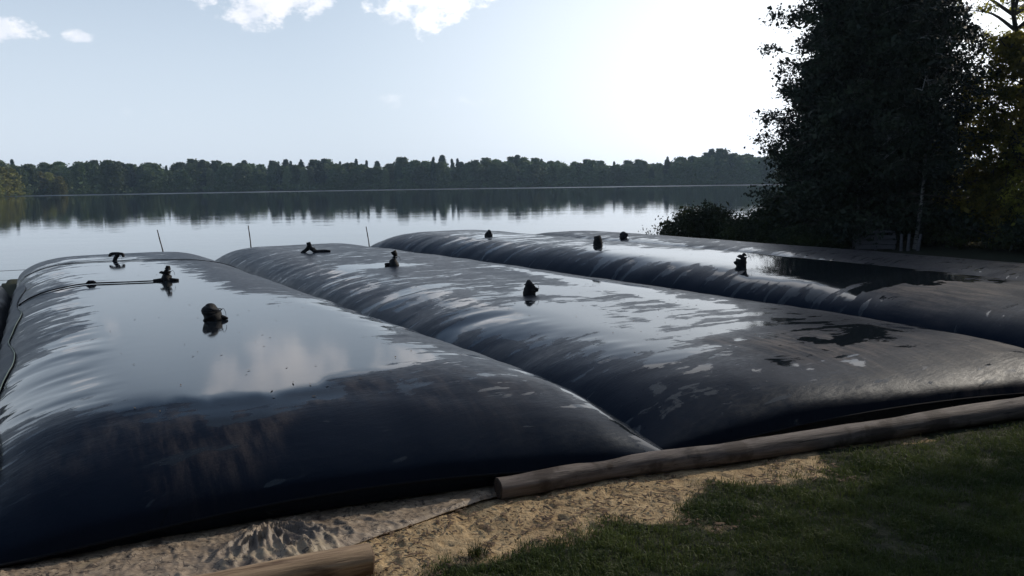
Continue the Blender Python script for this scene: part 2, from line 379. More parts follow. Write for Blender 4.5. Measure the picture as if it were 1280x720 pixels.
def m_water():
    m, t, p = mat('lake_water'); tc = t.node('ShaderNodeTexCoord').outputs['Object']
    p.inputs['Base Color'].default_value = (0.010, 0.016, 0.02, 1); p.inputs['IOR'].default_value = 1.333
    ln = t.node('ShaderNodeVectorMath', operation='LENGTH'); t.l.new(tc, ln.inputs[0]); r = ln.outputs['Value']
    sp = t.node('ShaderNodeSeparateXYZ'); t.l.new(tc, sp.inputs[0])
    wob = t.m('MULTIPLY', t.m('SUBTRACT', t.noise(t.mapping(tc, (1, 1, 1)), 0.006, 3, 0.5), 0.5), 90.0)
    r2 = t.m('ADD', r, wob)
    band = t.m('MULTIPLY', t.smooth(r2, 395.0, 420.0), t.smooth(r2, 505.0, 480.0))      # breeze-ruffled strip off the far bank
    rgh = t.m('ADD', t.smooth(r, 40.0, 300.0, 0.015, 0.02), t.m('MULTIPLY', band, 0.30))
    t.l.new(rgh, p.inputs['Roughness'])
    n = t.noise(t.mapping(tc, (0.5, 1.6, 1)), 0.9, 3, 0.5); n2 = t.noise(t.mapping(tc, (0.15, 0.5, 1)), 0.35, 2, 0.5)
    h = t.m('ADD', t.m('MULTIPLY', n, 0.012), t.m('MULTIPLY', n2, 0.03))
    t.l.new(t.bump(h, 0.35, 1.0), p.inputs['Normal']); return m
def build_water():
    # sheet following the near shore on one side and running under the far bank
    ns = np.concatenate([np.linspace(-900, -40, 12), np.linspace(-35, 60, 60), np.linspace(70, 900, 12)])
    ts = np.concatenate([[12.0, 20.0, SHORE_T-0.6], np.linspace(SHORE_T+1, 60, 12), np.linspace(80, 900, 20)])
    Nn, Tt = np.meshgrid(ns, ts, indexing='ij'); X, Y = NTxy(Nn, Tt)
    me = npmesh('lake_water', np.stack([X, Y, np.full_like(X, LAKE_Z)], -1).reshape(-1, 3), gridF(*X.shape))
    tag(link('lake_water', me, m_water(), smooth=True), 'calm lake water mirroring the far wood', kind='structure')
build_water()

# ------------------------------------------------------------------ geotextile bags
class Bag:
    def __init__(s, NL, NR, FL, FR, H, zs, Ru, Rn, Rf, seed, pinch=0.12, tap=(0, 0)):
        s.tap = tap
        s.c = [np.array(q, float) for q in (NL, NR, FL, FR)]; s.H = H; s.zs = zs; s.Ru = Ru; s.Rn = Rn; s.Rf = Rf; s.seed = seed; s.pinch = pinch
    def plan(s, a, b):
        NL, NR, FL, FR = s.c
        a = np.asarray(a, float)[..., None]; b = np.asarray(b, float)[..., None]
        p = (NL*(1-a)+NR*a)*(1-b)+(FL*(1-a)+FR*a)*b
        A = a[..., 0]; B = b[..., 0]; p = p.copy()
        p[..., 0] += s.pinch*(1-2*A)*(np.sin(np.pi*np.clip(B, 0, 1))**0.5)*0.8      # long edges drawn in between the corners
        p[..., 1] += s.pinch*(1-2*B)*np.sin(np.pi*np.clip(A, 0, 1))
        return p
    def dims(s): return (np.linalg.norm(s.c[1]-s.c[0])+np.linalg.norm(s.c[3]-s.c[2]))/2, (np.linalg.norm(s.c[2]-s.c[0])+np.linalg.norm(s.c[3]-s.c[1]))/2
    @staticmethod
    def g(x, k=2.25):
        x = np.clip(x, 0, 1); return (1-(1-x)**k)**(1/2.0)
    def pt(s, a, b, side=1, wr=1.0):
        a = np.asarray(a, float); b = np.asarray(b, float); w, l = s.dims(); p = s.plan(a, b)
        ea = (0.5-np.abs(a-0.5))*w; eb0 = b*l; eb1 = (1-b)*l
        fu = s.g(ea/s.Ru); fv = s.g(eb0/s.Rn)*s.g(eb1/s.Rf)
        f = fu*fv
        corner = np.exp(-(ea/1.6)**2)*(np.exp(-(eb0/1.6)**2)+np.exp(-(eb1/1.6)**2))
        zs = s.zs*(1-0.65*corner)
        n_, t_ = p[..., 0], p[..., 1]
        if side > 0:
            top = s.H*(1-(s.tap[0]*(1-a)+s.tap[1]*a)*np.exp(-eb0/4.5))*(1-0.035*(2*np.abs(a-.5))**2-0.03*(2*np.abs(b-.5))**4)
            z = zs+(top-zs)*f
            flank = sstep(f, 0.02, 0.35)*(1-sstep(f, 0.93, 0.995))
            wrk = (fbm(a*w*0.45, b*l*1.3, s.seed, 4)-.5)*0.065*flank*wr + (fbm(a*w*.35, b*l*.22, s.seed+5, 3)-.5)*0.05*f
            endw = (fbm(a*w*1.6, b*l*0.5, s.seed+9, 3)-.5)*0.05*flank*np.exp(-np.minimum(eb0, eb1)/1.2)
            z = z+wrk+endw
        else:
            fb = s.g(ea/0.35)*s.g(eb0/0.35)*s.g(eb1/0.35)
            z = zs*(1-fb)+0.006*fb
        X, Y = NTxy(n_, t_)
        return np.stack([X, Y, z], -1)
    def xyz(s, n, t):
        """surface point above site coordinates (n, t): invert the plan numerically"""
        a, b = 0.5, 0.5
        for _ in range(30):
            p = s.plan(a, b); e = 1e-3
            pa = (s.plan(a+e, b)-p)/e; pb = (s.plan(a, b+e)-p)/e
            d = np.linalg.solve(np.array([[pa[0], pb[0]], [pa[1], pb[1]]]), np.array([n, t])-p)
            a = float(np.clip(a+d[0], 0, 1)); b = float(np.clip(b+d[1], 0, 1))
        return Vector(s.pt(a, b).tolist())

def ell(n, t, n0, t0, wn, wt, rot=0.0):
    dn, dt = n-n0, t-t0; c, s_ = math.cos(rot), math.sin(rot)
    u = (dn*c+dt*s_)/wn; v = (-dn*s_+dt*c)/wt
    return np.exp(-(u*u+v*v)**1.5)

BAGS = [
    Bag((-0.75, 6.95), (5.42, 5.85), (-0.55, 29.0), (4.95, 29.0), 0.93, 0.25, 1.75, 1.9, 2.4, 11),
    Bag((5.05, 6.1), (12.7, 4.6), (5.15, 29.9), (10.4, 30.0), 0.86, 0.24, 1.9, 1.7, 2.4, 23, tap=(0, .38)),
    Bag((12.0, 4.9), (17.0, 3.9), (10.55, 29.6), (15.9, 29.4), 1.15, 0.36, 1.8, 1.7, 2.6, 37, tap=(.28, .28)),
    Bag((16.5, 4.9), (20.7, 4.3), (15.75, 28.4), (20.7, 28.4), 0.97, 0.32, 1.8, 1.7, 2.6, 53, tap=(.15, .2))]
LAB = ['long black water-filled geotextile bag at far left, largely mirrored with rainwater',
       'black geotextile bag second from the left, its near end against the long log',
       'tall black geotextile bag third from the left, its near end reaching the right edge',
       'farthest black geotextile bag, beside the trees and bushes on the right']
def wet_fields(i, n, t):
    n, t = n+(fbm(n*.5, t*.8, 111, 3)-.5)*.8, t+(fbm(n*.8, t*.35, 113, 5, .6)-.5)*2.6
    if i == 0:
        w = 1.15*ell(n, t, 2.2, 10.0, 3.0, 2.6) + 1.05*ell(n, t, 1.9, 15.5, 2.3, 5.0) + 0.7*ell(n, t, 1.5, 22.5, 2.4, 4)
        w -= 1.0*ell(n, t, 4.0, 18.0, 0.8, 4.0) + 0.7*ell(n, t, 4.4, 10.0, 0.9, 1.3) + 0.4*ell(n, t, 3.6, 24, 1.2, 4) + 0.30*ell(n, t, -.1, 13, 1.1, 8)
        w += 0.7*ell(n, t, 4.4, 13.3, .8, 2.6) + 0.35*ell(n, t, -.1, 9.5, 1.2, 2) + 0.9*ell(n, t, 5.15, 7.3, .28, 1.5)
        d = 0.34*ell(n, t, 1.6, 7.5, 1.7, 0.45)+0.22*ell(n, t, 3.9, 7.3, 1.5, .6)
        lv = sstep(n, 0.5, 1.3)*sstep(-n, -4.4, -3.6)*sstep(t, 8.0, 8.6)*sstep(-t, -27, -25)
    elif i == 1:
        w = 0.10 + 0.85*ell(n, t, 6.6, 10.2, .8, .9) + 0.75*ell(n, t, 8.6, 12.8, 1.2, .9) + 0.95*ell(n, t, 7.3, 19.2, .9, .6) + 0.50*ell(n, t, 8.0, 10.0, 1.7, 1.7) + 0.42*ell(n, t, 6.9, 7.8, 1.0, 1.0)+.12*ell(n, t, 8, 15, 3, 12)
        w += 0.7*ell(n, t, 9.9, 12.5, .4, 4) + 0.36*ell(n, t, 6.2, 13, .8, 6) + 0.33*ell(n, t, 9.8, 7.4, 1.8, 0.9)
        d = 1.0*ell(n, t, 8.5, 6.9, 1.3, .8)+.6*ell(n, t, 11.0, 6.0, 1.8, .9)
        lv = sstep(n, 6.9, 7.6)*sstep(-n, -9.4, -8.8)*sstep(t, 8.5, 9.3)*0.9
    elif i == 2:
        w = 0.15+0.7*ell(n, t, 13.2, 15, 1.2, 2.6)+0.6*ell(n, t, 13.3, 10.5, 1.3, 2.4)+0.35*ell(n, t, 13, 22, 1.5, 5)+.75*ell(n, t, 14.4, 11.5, 1.5, 4.0)-.5*ell(n, t, 13.9, 7.2, 1.4, .9)
        d = 1.1*ell(n, t, 13.6, 7.6, 1.3, .8)+.2*ell(n, t, 15, 5.6, 2, .6)
        lv = sstep(n, 12.2, 12.9)*sstep(-n, -14.8, -14)*0.85
    else:
        w = 0.05+0.55*ell(n, t, 17.0, 21, 0.9, 4)+0.5*ell(n, t, 16.9, 15, .5, 4)
        d = 0.15+0*n
        lv = sstep(n, 17.2, 17.9)*sstep(-n, -19.5, -18.8)*0.8
    return w, d, lv
def cosgrid(N, k=0.6):
    s = np.linspace(0, 1, N); return s*(1-k)+k*(0.5-0.5*np.cos(np.pi*s))

def sleeve(P, rad, seed, extra=(), seg=12, rough=0.22):
    parts = [tube_geo(catmull(P, 4), list(np.interp(np.linspace(0, 1, (len(P)-1)*4+1), np.linspace(0, 1, len(rad)), rad)), seg, rough, seed)]
    for q, r in extra: parts.append(tube_geo(catmull(q, 3), list(np.interp(np.linspace(0, 1, (len(q)-1)*3+1), np.linspace(0, 1, len(r)), r)), 8, rough, seed+3))
    return parts
# tied-off filling sleeves: (n, t), shape
PORTS = {
 0: [((2.22, 12.45), [(0, 0, -.03), (-.02, 0, .04), (-.05, 0, .13), (-.03, 0, .22), (.0, 0, .265)], [.13, .155, .165, .12, .03],
      [([(.0, 0, .03), (.12, .02, .04), (.22, .03, .02)], [.06, .045, .015])], .17),
     ((2.35, 18.3), [(0, 0, -.02), (0, 0, .08), (.0, 0, .16), (.04, 0, .27), (.05, 0, .36)], [.15, .12, .09, .065, .045],
      [([(-.04, 0, .18), (-.12, 0, .20), (-.17, 0, .19)], [.04, .035, .015]), ([(-.3, -.05, .02), (0, -.05, .03), (.3, -.05, .02)], [.03, .05, .03])], .22),
     ((1.87, 24.1), [(-.08, 0, -.02), (-.03, 0, .07), (.03, 0, .17), (.06, 0, .23)], [.06, .06, .06, .05],
      [([(-.20, 0, .13), (-.17, 0, .19), (-.06, 0, .22), (.1, 0, .22), (.19, 0, .20), (.21, 0, .11)], [.03, .055, .045, .045, .05, .04])], .12)],
 1: [((7.85, 12.6), [(0, 0, -.03), (0, 0, .06), (0, 0, .15), (-.01, 0, .24), (-.02, 0, .30)], [.14, .13, .12, .07, .025],
      [([(.02, 0, .08), (.13, 0, .09), (.19, 0, .08)], [.06, .05, .03])], .2),
     ((7.75, 18.9), [(0, 0, -.03), (0, 0, .1), (.02, 0, .2), (.05, 0, .3), (.0, 0, .42)], [.16, .12, .055, .06, .09],
      [([(-.02, 0, .03), (-.18, 0, .04), (-.26, 0, .03)], [.05, .05, .03])], .23),
     ((7.2, 24.2), [(-.28, 0, -.02), (-.12, 0, .1), (-.02, 0, .2), (-.04, 0, .36)], [.07, .06, .08, .07],
      [([(-.02, 0, .2), (.1, 0, .1), (.25, 0, .02), (.5, 0, .05), (.7, 0, .03)], [.07, .08, .07, .04, .03])], .22)],
 2: [((12.95, 12.2), [(0, 0, -.03), (-.02, 0, .08), (.0, 0, .18), (.06, 0, .27), (.03, 0, .33)], [.15, .15, .13, .07, .03],
      [([(-.06, 0, .05), (-.16, 0, .07), (-.2, 0, .05)], [.06, .06, .03])], .22),
     ((13.4, 17.9), [(0, 0, -.03), (0, 0, .1), (-.01, 0, .24), (-.03, 0, .34)], [.17, .16, .145, .12], [], .1),
     ((13.0, 23.4), [(0, 0, -.03), (0, 0, .08), (.02, 0, .18), (.0, 0, .26)], [.18, .15, .09, .03], [], .12)],
 3: [((17.4, 21.8), [(0, 0, -.03), (0, 0, .1), (-.03, 0, .2), (-.06, 0, .26)], [.16, .17, .13, .05],
      [([(0, 0, .12), (.14, 0, .14), (.2, 0, .1)], [.08, .08, .04])], .06)]}

def build_bags():
    for i, B in enumerate(BAGS):
        nu, nv = 130, 330
        A, Bb = np.meshgrid(cosgrid(nu, .75), cosgrid(nv, .62), indexing='ij')
        up = B.pt(A, Bb); lw = B.pt(A[::3, ::3], Bb[::3, ::3], -1)
        pl = B.plan(A, Bb); c = B.pt(.5, .5); root = empty('geotextile_bag', (float(c[0]), float(c[1]), 0))
        tag(root, LAB[i], 'geotextile bag', 'geotextile bags lying side by side on the shore')
        o3 = np.array([float(c[0]), float(c[1]), 0])
        V = up.reshape(-1, 3)-o3; F = gridF(nu, nv)
        me = npmesh('bag_top', V, F[:, ::-1] if False else F, pl.reshape(-1, 2))
        w, d, lv = wet_fields(i, pl[..., 0], pl[..., 1])
        addattr(me, 'wet', w); addattr(me, 'dust', np.clip(d, 0, 1)); addattr(me, 'level', lv)
        M_ = m_bag('bag_cloth_%s' % 'abcd'[i], 3.7*i)
        top = link('top_cloth', me, M_, root, smooth=True)
        ml = npmesh('bag_base', lw.reshape(-1, 3)-o3, gridF(*lw.shape[:2])[:, ::-1], B.plan(A[::3, ::3], Bb[::3, ::3]).reshape(-1, 2))
        link('base_cloth', ml, M_, root, smooth=True)
        # sewn seam running round the edge
        loop = [B.pt(a, 0.0) for a in np.linspace(0, 1, 24)] + [B.pt(1.0, b) for b in np.linspace(0, 1, 60)[1:]] + \
               [B.pt(a, 1.0) for a in np.linspace(1, 0, 24)[1:]] + [B.pt(0.0, b) for b in np.linspace(1, 0, 60)[1:]]
        link('seam', mesh_from('seam', [tube_geo([Vector((q-o3).tolist()) for q in loop], 0.013, 6)]), CORD, root, smooth=True)
        for k, ((n, t), P, rad, ex, tie) in enumerate(PORTS[i]):
            s = B.xyz(n, t); 
            off = Vector((s.x-o3[0], s.y-o3[1], s.z))
            po = link('filling_sleeve', mesh_from('sleeve', sleeve(P, rad, 5*i+k, ex)), BLACKCLOTH, root, off, smooth=True)
            po.rotation_euler = (0, 0, R(6*(k-1))); po.scale = (.88 if i < 2 else .78,)*3
            zc = np.interp(tie, [p[2] for p in P], [p[0] for p in P]); rr = float(np.interp(tie, [p[2] for p in P], rad))*1.07+.006
            ring = [(zc+rr*math.cos(q), rr*math.sin(q), tie) for q in np.linspace(0, 2*math.pi, 17)]
            tail = [(zc+rr, 0, tie), (zc+rr+.05, -.02, tie+.03), (zc+rr+.09, -.03, tie-.02), (zc+rr+.1, -.03, tie-.09)]
            link('tie_cord', mesh_from('tie', [tube_geo(ring, 0.008, 6), tube_geo(catmull(tail, 4), .004, 5)]), CORD, po, smooth=True)
        if i == 0:
            # loose hem flap lying on the left flank with a pale cord along its edge
            rows = []; bs = np.linspace(0.02, 0.72, 120)
            for b in bs:
                e0 = 0.035+0.012*math.sin(b*31)+0.02*max(0, b-.45); rowi = []
                for q in np.linspace(0, 1, 6):
                    p_ = B.pt(e0*(1-q)+0.001*q, b); nx = Vector((-0.55, -0.3, 0.75)).normalized()
                    rowi.append(Vector((p_-o3).tolist())+nx*(0.02+0.035*q*math.sin(b*50+q)**2+.02*q))
                rows.append(rowi)
            V = [v for r_ in rows for v in r_]; me = npmesh('flap', np.array([tuple(v) for v in V]), gridF(len(rows), 6))
            fl = link('hem_flap', me, HEAP, root, smooth=True)
            sm = fl.modifiers.new('thick', 'SOLIDIFY'); sm.thickness = 0.008
            link('edge_cord', mesh_from('edge_cord', [tube_geo([r_[0]+Vector((0, 0, .012)) for r_ in rows[:86]], 0.007, 6)]), PIPING, fl, smooth=True)
build_bags()
def on_bag(i, pts, lift, n=8):
    out = []
    for p in catmull([(a, b, 0) for a, b in pts], n): s = BAGS[i].xyz(p.x, p.y); out.append(s+Vector((0, 0, lift)))
    return out
def ropes():
    P = on_bag(0, [(2.3, 18.2), (1.9, 18.3), (1.3, 18.5), (.6, 18.75), (.1, 18.85), (-.38, 18.9)], .02)
    tag(link('hose', mesh_from('hose', [tube_geo(P, .014, 8, .15)]), CORD, smooth=True), 'black cord-like hose lying across the leftmost bag to its middle sleeve', 'hose')
    q = P[20]; link_knot = link('hose_knot', mesh_from('knot', [tube_geo([q+Vector((-.09, -.03, 0)), q+Vector((-.04, -.02, .03)), q+Vector((.04, .01, .03)), q+Vector((.09, .03, 0))], [.015, .032, .03, .015], 8, .3)]), CORD, bpy.data.objects['hose'], smooth=True)
    P = on_bag(0, [(4.7, 22.6), (4.0, 22.9), (3.0, 23.5), (1.9, 24.0), (1.2, 24.2), (.4, 24.4), (-.3, 24.5)], .015)
    tag(link('rope', mesh_from('rope', [tube_geo(P, .010, 6)]), CORD, smooth=True), 'thin dark rope across the far end of the leftmost bag', 'rope')
ropes()

def bag_leaves():
    r = random.Random(3); parts = []
    for k in range(170):
        i = r.choice((0, 0, 1, 1, 2)); n = (r.uniform(.6, 4.6), r.uniform(6.2, 9.8), r.uniform(12.3, 15))[i]; t = 7.6+14*r.random()**1.6
        B = BAGS[i]; a = B.xyz(n, t); L = r.uniform(.008, .028); w_ = L*r.uniform(.25, .5); th = r.uniform(0, 6.28)
        d = Vector((math.cos(th), math.sin(th), 0)); p = Vector((-d.y, d.x, 0)); a = a+Vector((0, 0, .006))
        parts.append(([a-d*L, a+p*w_+Vector((0, 0, .004)), a+d*L+Vector((0, 0, .006)), a-p*w_], [(0, 1, 2), (0, 2, 3)]))
    tag(link('leaf_bits', mesh_from('leaf_bits', parts), simple('dead_leaf', (.09, .06, .03), .8)), 'scattered dead leaf bits on the wet bag tops', 'leaf litter', kind='stuff')
bag_leaves()

# stakes in the shallows with a string between them
def stakes():
    xy = [((203, 312), (195, 275), 32.5), ((316, 309), (313, 271), 33.5), ((464, 309), (459, 276), 34.5)]
    data = [((-13.9, 32.3), (-.30, 1.55)), ((-10.75, 33.3), (-.12, 1.62)), ((-6.0, 34.3), (-.18, 1.46))]
    labs = ['thin leaning stake in the water behind the leftmost bag', 'thin upright stake in the water behind the gap between the two left bags', 'thin stake in the water left of the tip of the third bag']
    tops = []
    for k, ((x, y), (lean, h)) in enumerate(data):
        P = [(0, 0, -.7), (lean*.35, 0, h*.35), (lean*.75+.02, .0, h*.7), (lean, .02, h)]
        o = link('stake', mesh_from('stake', [tube_geo(catmull(P, 4), [.026]*6+[.024]*4+[.02]*3, 6, .15)]), STAKE, loc=(x, y, -.35), smooth=True)
        tag(o, labs[k], 'stake', 'thin stakes standing in the shallow water')
        tops.append(Vector((x+lean*.15, y, -.35+h*.15)))
    a = Vector((-30, 26.5, .0)); P = [a, a.lerp(tops[0], .5)+Vector((0, 0, -.12)), tops[0], tops[0].lerp(tops[1], .5)+Vector((0, 0, -.06)), tops[1], tops[1].lerp(tops[2], .5)+Vector((0, 0, -.1)), tops[2]]
    tag(link('string_line', mesh_from('string', [tube_geo(catmull(P, 8), .009, 5)]), CORD), 'thin string slung low between the stakes behind the bags', 'string')
stakes()

# black folded cloth lying left of the leftmost bag
def heap():
    A, Bb = np.meshgrid(np.linspace(0, 1, 34), np.linspace(0, 1, 150), indexing='ij')
    n = -2.6+A*2.15; t = 8.5+Bb*18.5
    prof = np.sin(np.pi*np.clip(A, 0, 1))**.6*sstep(Bb, 0, .12)*sstep(-Bb, -1, -.9)
    z = -.55+prof*(1.0+.25*fbm(n*.8, t*.5, 71))+ (np.abs(fbm(n*2.6, t*1.3, 73, 4)-.5)*.55)*prof
    X, Y = NTxy(n, t); c = NTxy(-1.5, 14.5)
    me = npmesh('heap', np.stack([X-c[0], Y-c[1], z], -1).reshape(-1, 3), gridF(*X.shape))
    tag(link('cloth_heap', me, HEAP, loc=(c[0], c[1], 0), smooth=True), 'heap of folded black cloth on the ground along the left bag', 'cloth')
heap()

# ------------------------------------------------------------------ logs
def log(name, P, rad, m, mend, label, endsel):
    c = Vector(P[len(P)//2]); c.z = 0
    root = empty(name, c); tag(root, label, 'log', 'logs on the sand in front of the bags')
    Q = catmull([Vector(p)-c for p in P], 10); rr = list(np.interp(np.linspace(0, 1, len(Q)), np.linspace(0, 1, len(rad)), rad))
    rr = [q*(1+.07*(float(fbm(np.array(i*.23), np.array(.5), 61, 3))-.5)*2) for i, q in enumerate(rr)]; V, F = tube_geo(Q, rr, 22, .10, 3, cap=False); link('trunk', mesh_from('trunk', [(V, F)]), m, root, smooth=True)
    for e in (0, 1):
        ring = V[:22] if e == 0 else V[-22:]; ce = sum(ring, Vector())/22; d = (Q[0]-Q[1]).normalized() if e == 0 else (Q[-1]-Q[-2]).normalized()
        vs = [ce+(v-ce)*f+d*(.012 if f < 1 else 0.0)+d*random.uniform(-.004, .004)*(f < 1) for f in (1, .85, .5) for v in ring]+[ce+d*.012]
        fs = [(k*22+i, k*22+(i+1) % 22, (k+1)*22+(i+1) % 22, (k+1)*22+i) for k in range(2) for i in range(22)]+[(44+i, 44+(i+1) % 22, 66) for i in range(22)]
        if e == 0: fs = [f[::-1] for f in fs]
        eo = link('cut_end', mesh_from('cut_end', [([v-ce for v in vs], fs)]), mend, root, tuple(ce))
L1 = []
for n, t, r in ((3.50, 6.20, .10), (4.6, 6.05, .10), (5.3, 5.90, .105), (5.9, 5.74, .107), (7.2, 5.50, .112), (9.0, 5.16, .12), (11.0, 4.80, .125), (13.8, 4.26, .13)):
    x, y = NTxy(n, t); L1.append((x, y, r))
log('log', L1, [p[2]*1.02 for p in L1], LOG, END_DARK, 'long grey-brown log lying along the near ends of the bags', 0)
log('log', [(-3.40, 4.78, .115), (-2.37, 5.20, .115), (-1.09, 5.72, .115)], [.105, .108, .11], LOG2, END_BROWN, 'short orange-brown log end at the bottom edge of the view', 1)

# ------------------------------------------------------------------ crumpled ground sheet
def m_sheet():
    m, t, p = mat('sandy_plastic_sheet'); tc = t.node('ShaderNodeTexCoord').outputs['Object']
    a = t.noise(tc, 2.2, 6, 0.62); b = t.noise(t.mapping(tc, (1, 2.2, 1), rot=(0, 0, .4)), 9, 6, 0.65)
    c = t.mix(t.smooth(b, .3, .7), (0.20, 0.15, 0.105), (0.34, 0.27, 0.195)); c = t.mix(t.smooth(a, .54, .66), c, (0.30, 0.24, 0.16))
    c = t.mix(t.smooth(t.noise(t.mapping(tc, (1, 1, 1), (4, 4, 0)), 3.4, 5, .6), .60, .70), c, (0.085, 0.062, 0.046))
    cre = t.m('ABSOLUTE', t.m('SUBTRACT', t.noise(t.mapping(tc, (1, 1.3, 1)), 4.5, 5, .6, 1.2), 0.5)); c = t.mix(t.smooth(cre, .022, .004), c, (0.05, 0.038, 0.03))
    dk = t.node('ShaderNodeAttribute', attribute_name='bare').outputs['Fac']; c = t.mix(t.m('MULTIPLY', dk, .75), c, (0.085, 0.072, 0.062))
    t.l.new(c, p.inputs['Base Color']); p.inputs['Roughness'].default_value = 0.5
    t.l.new(t.bump(b, .5, .03), p.inputs['Normal']); return m
def sheet():
    nu, nv = 420, 120
    A, Bb = np.meshgrid(np.linspace(0, 1, nu), np.linspace(0, 1, nv), indexing='ij')
    n = -1.6+A*5.35
    near = np.interp(A, [0, .2, .45, .62, .75, .9, 1.0], [5.1, 5.25, 5.65, 5.87, 6.05, 6.17, 6.25])+(fbm(A*14, A*0, 81)-.5)*.10
    fart = 7.7-.16*n+0*A
    fart = np.interp(A, [0, .9, 1], [7.6, 6.8, 6.40])
    t = near+(fart-near)*Bb
    edge = sstep(Bb, 0, .06)*sstep(A, 0, .03)*sstep(-A, -1, -.985)
    def ridge(x, y, s): return 1-np.abs(2*fbm(x, y, s, 3)-1)
    wob = fbm(n*1.3, t*1.3, 85)*2.2
    z = .012+edge*(  .03*fbm(n*1.5, t*1.5, 83)+.016*ridge(n*2.3+wob, t*1.0+wob, 87)**10+.014*ridge(n*6+wob*3, t*5+wob, 89)**8+.008*ridge(n*14, t*11+wob, 90)**4)
    cn, ct = 1.50, 6.25
    w = np.exp(-(((n-cn)/.50)**2+((t-ct)/.36)**2)**1.6)
    ang = np.arctan2(t-ct-.35, n-cn); rad_ = np.hypot(n-cn, t-ct)
    z = z+w*edge*(.02+.05*ridge(n*6.5+wob, t*2+wob*.8, 91)**5+.085*ridge(ang*3.4, rad_*2.5+wob, 93)**6)
    X, Y = NTxy(n, t); c = NTxy(1.2, 6.4)
    me = npmesh('sheet', np.stack([X-c[0], Y-c[1], z], -1).reshape(-1, 3), gridF(*X.shape))
    addattr(me, 'bare', w*sstep(fbm(n*5, t*5, 95), .35, .6))
    o = link('ground_sheet', me, m_sheet(), loc=(c[0], c[1], 0.012), smooth=True); sm = o.modifiers.new('thick', 'SOLIDIFY'); sm.thickness = .01
    tag(o, 'crumpled sandy plastic sheet sticking out from under the left bag', 'plastic sheet')
sheet()

# ------------------------------------------------------------------ sand litter, lawn
def m_chip():
    m, t, p = mat('bark_chip'); t.l.new(t.mix(t.noise(t.node('ShaderNodeTexCoord').outputs['Object'], 9, 2), (.05, .03, .018), (.16, .105, .065)), p.inputs['Base Color']); p.inputs['Roughness'].default_value = .9; return m
def litter():
    N = 2600; x = rng.uniform(-2.6, 5.0, N*3); y = rng.uniform(5.0, 9.0, N*3)
    n, t = XYnt(x, y); tl = 6.25-.17*(n-3.7)
    k = (t < tl-.12) & ((grass_amount(x, y) < .7)) & (fbm(x*1.8, y*1.8, 41) > .42); x, y = x[k][:N], y[k][:N]; N = len(x)
    L = rng.uniform(.008, .06, N)*rng.uniform(.4, 1, N); a = rng.uniform(0, 6.28, N); wd = rng.uniform(.002, .009, N)
    dx, dy = np.cos(a)*L, np.sin(a)*L; px, py = -np.sin(a)*wd, np.cos(a)*wd
    z = terrain(x, y)+.012+(fbm(x*3.2, y*3.2, 31)-.5)*0.045
    V = np.zeros((N, 5, 3)); 
    for j, (sx, sp, dz) in enumerate(((-1, -1, 0), (-1, 1, 0), (1, 1, .004), (1, -1, .002))):
        V[:, j] = np.stack([x+sx*dx+sp*px, y+sx*dy+sp*py, z+dz+rng.uniform(-.004, .006, N)], -1)
    V[:, 4] = np.stack([x, y, z+wd+.006], -1)
    b = np.arange(N)[:, None]*5; F = np.concatenate([b+np.array([[0, 3, 4]]), b+np.array([[3, 2, 4]]), b+np.array([[2, 1, 4]]), b+np.array([[1, 0, 4]])])
    tag(link('sand_litter', npmesh('litter', V.reshape(-1, 3), F), m_chip()), 'bark chips and twigs strewn over the bare sand', 'litter', kind='stuff')
litter()
def blades(x, y, z, h, lean, wdt, seg=2):
    N = len(x); a = rng.uniform(0, 6.28, N); fa = rng.uniform(0, 6.28, N)
    ca, sa = np.cos(a)*wdt, np.sin(a)*wdt; lx, ly = np.cos(fa)*lean*h, np.sin(fa)*lean*h
    V = np.zeros((N, 5, 3))
    V[:, 0] = np.stack([x-ca, y-sa, z-.01], -1); V[:, 1] = np.stack([x+ca, y+sa, z-.01], -1)
    V[:, 2] = np.stack([x+lx*.35+ca*.8, y+ly*.35+sa*.8, z+h*.6], -1); V[:, 3] = np.stack([x+lx*.35-ca*.8, y+ly*.35-sa*.8, z+h*.6], -1)
    V[:, 4] = np.stack([x+lx, y+ly, z+h*(1-.3*lean)], -1)
    b = np.arange(N)[:, None]*5
    F = np.concatenate([b+np.array([[0, 1, 2]]), b+np.array([[0, 2, 3]]), b+np.array([[3, 2, 4]])]); return V.reshape(-1, 3), F
GRASS = m_leaf('grass_blade', (0.032, 0.050, 0.014), (0.080, 0.100, 0.028), .35)
def lawn():
    N = 640000; u = rng.uniform(0, 1, N); y = 3.2+(13.0-3.2)*u**1.1; x = rng.uniform(-1.6, 1.0, N)*0+rng.uniform(-.40, 1.25, N)*y
    n, t = XYnt(x, y); tl = 6.15-.18*(n-3.7)
    g = grass_amount(x, y); cl = fbm(x*5, y*5, 43)
    k = (rng.uniform(0, 1, N) < g*sstep(cl, .18, .42)*np.maximum(sstep(tl-t, .05, .75), .06)) & (t < tl-.06); x, y, g, cl = x[k], y[k], g[k], cl[k]; N = len(x)
    h = (rng.uniform(.02, .06, N)+.035*sstep(cl, .45, .7))*(.5+.5*g)*(1+1.0*(rng.uniform(0, 1, N) > .97)); 
    V, F = blades(x, y, terrain(x, y), h, rng.uniform(.2, 1.2, N), rng.uniform(.0018, .0042, N))
    tag(link('lawn_grass', npmesh('lawn', V, F), GRASS), 'short dark green grass in the shade in front of the bags', 'grass', kind='stuff')
    N = 90; a = rng.uniform(0, 6.28, N); r = rng.uniform(0, .09, N); cx, cy = -.30, 5.95
    V, F = blades(np.cos(a)*r, np.sin(a)*r, np.zeros(N), rng.uniform(.07, .17, N), rng.uniform(.2, 1.0, N), rng.uniform(.002, .004, N))
    tag(link('grass_tuft', npmesh('tuft', V, F), GRASS, loc=(cx, cy, 0)), 'tuft of longer grass alone on the sand by the bottom edge', 'grass tuft')
lawn()

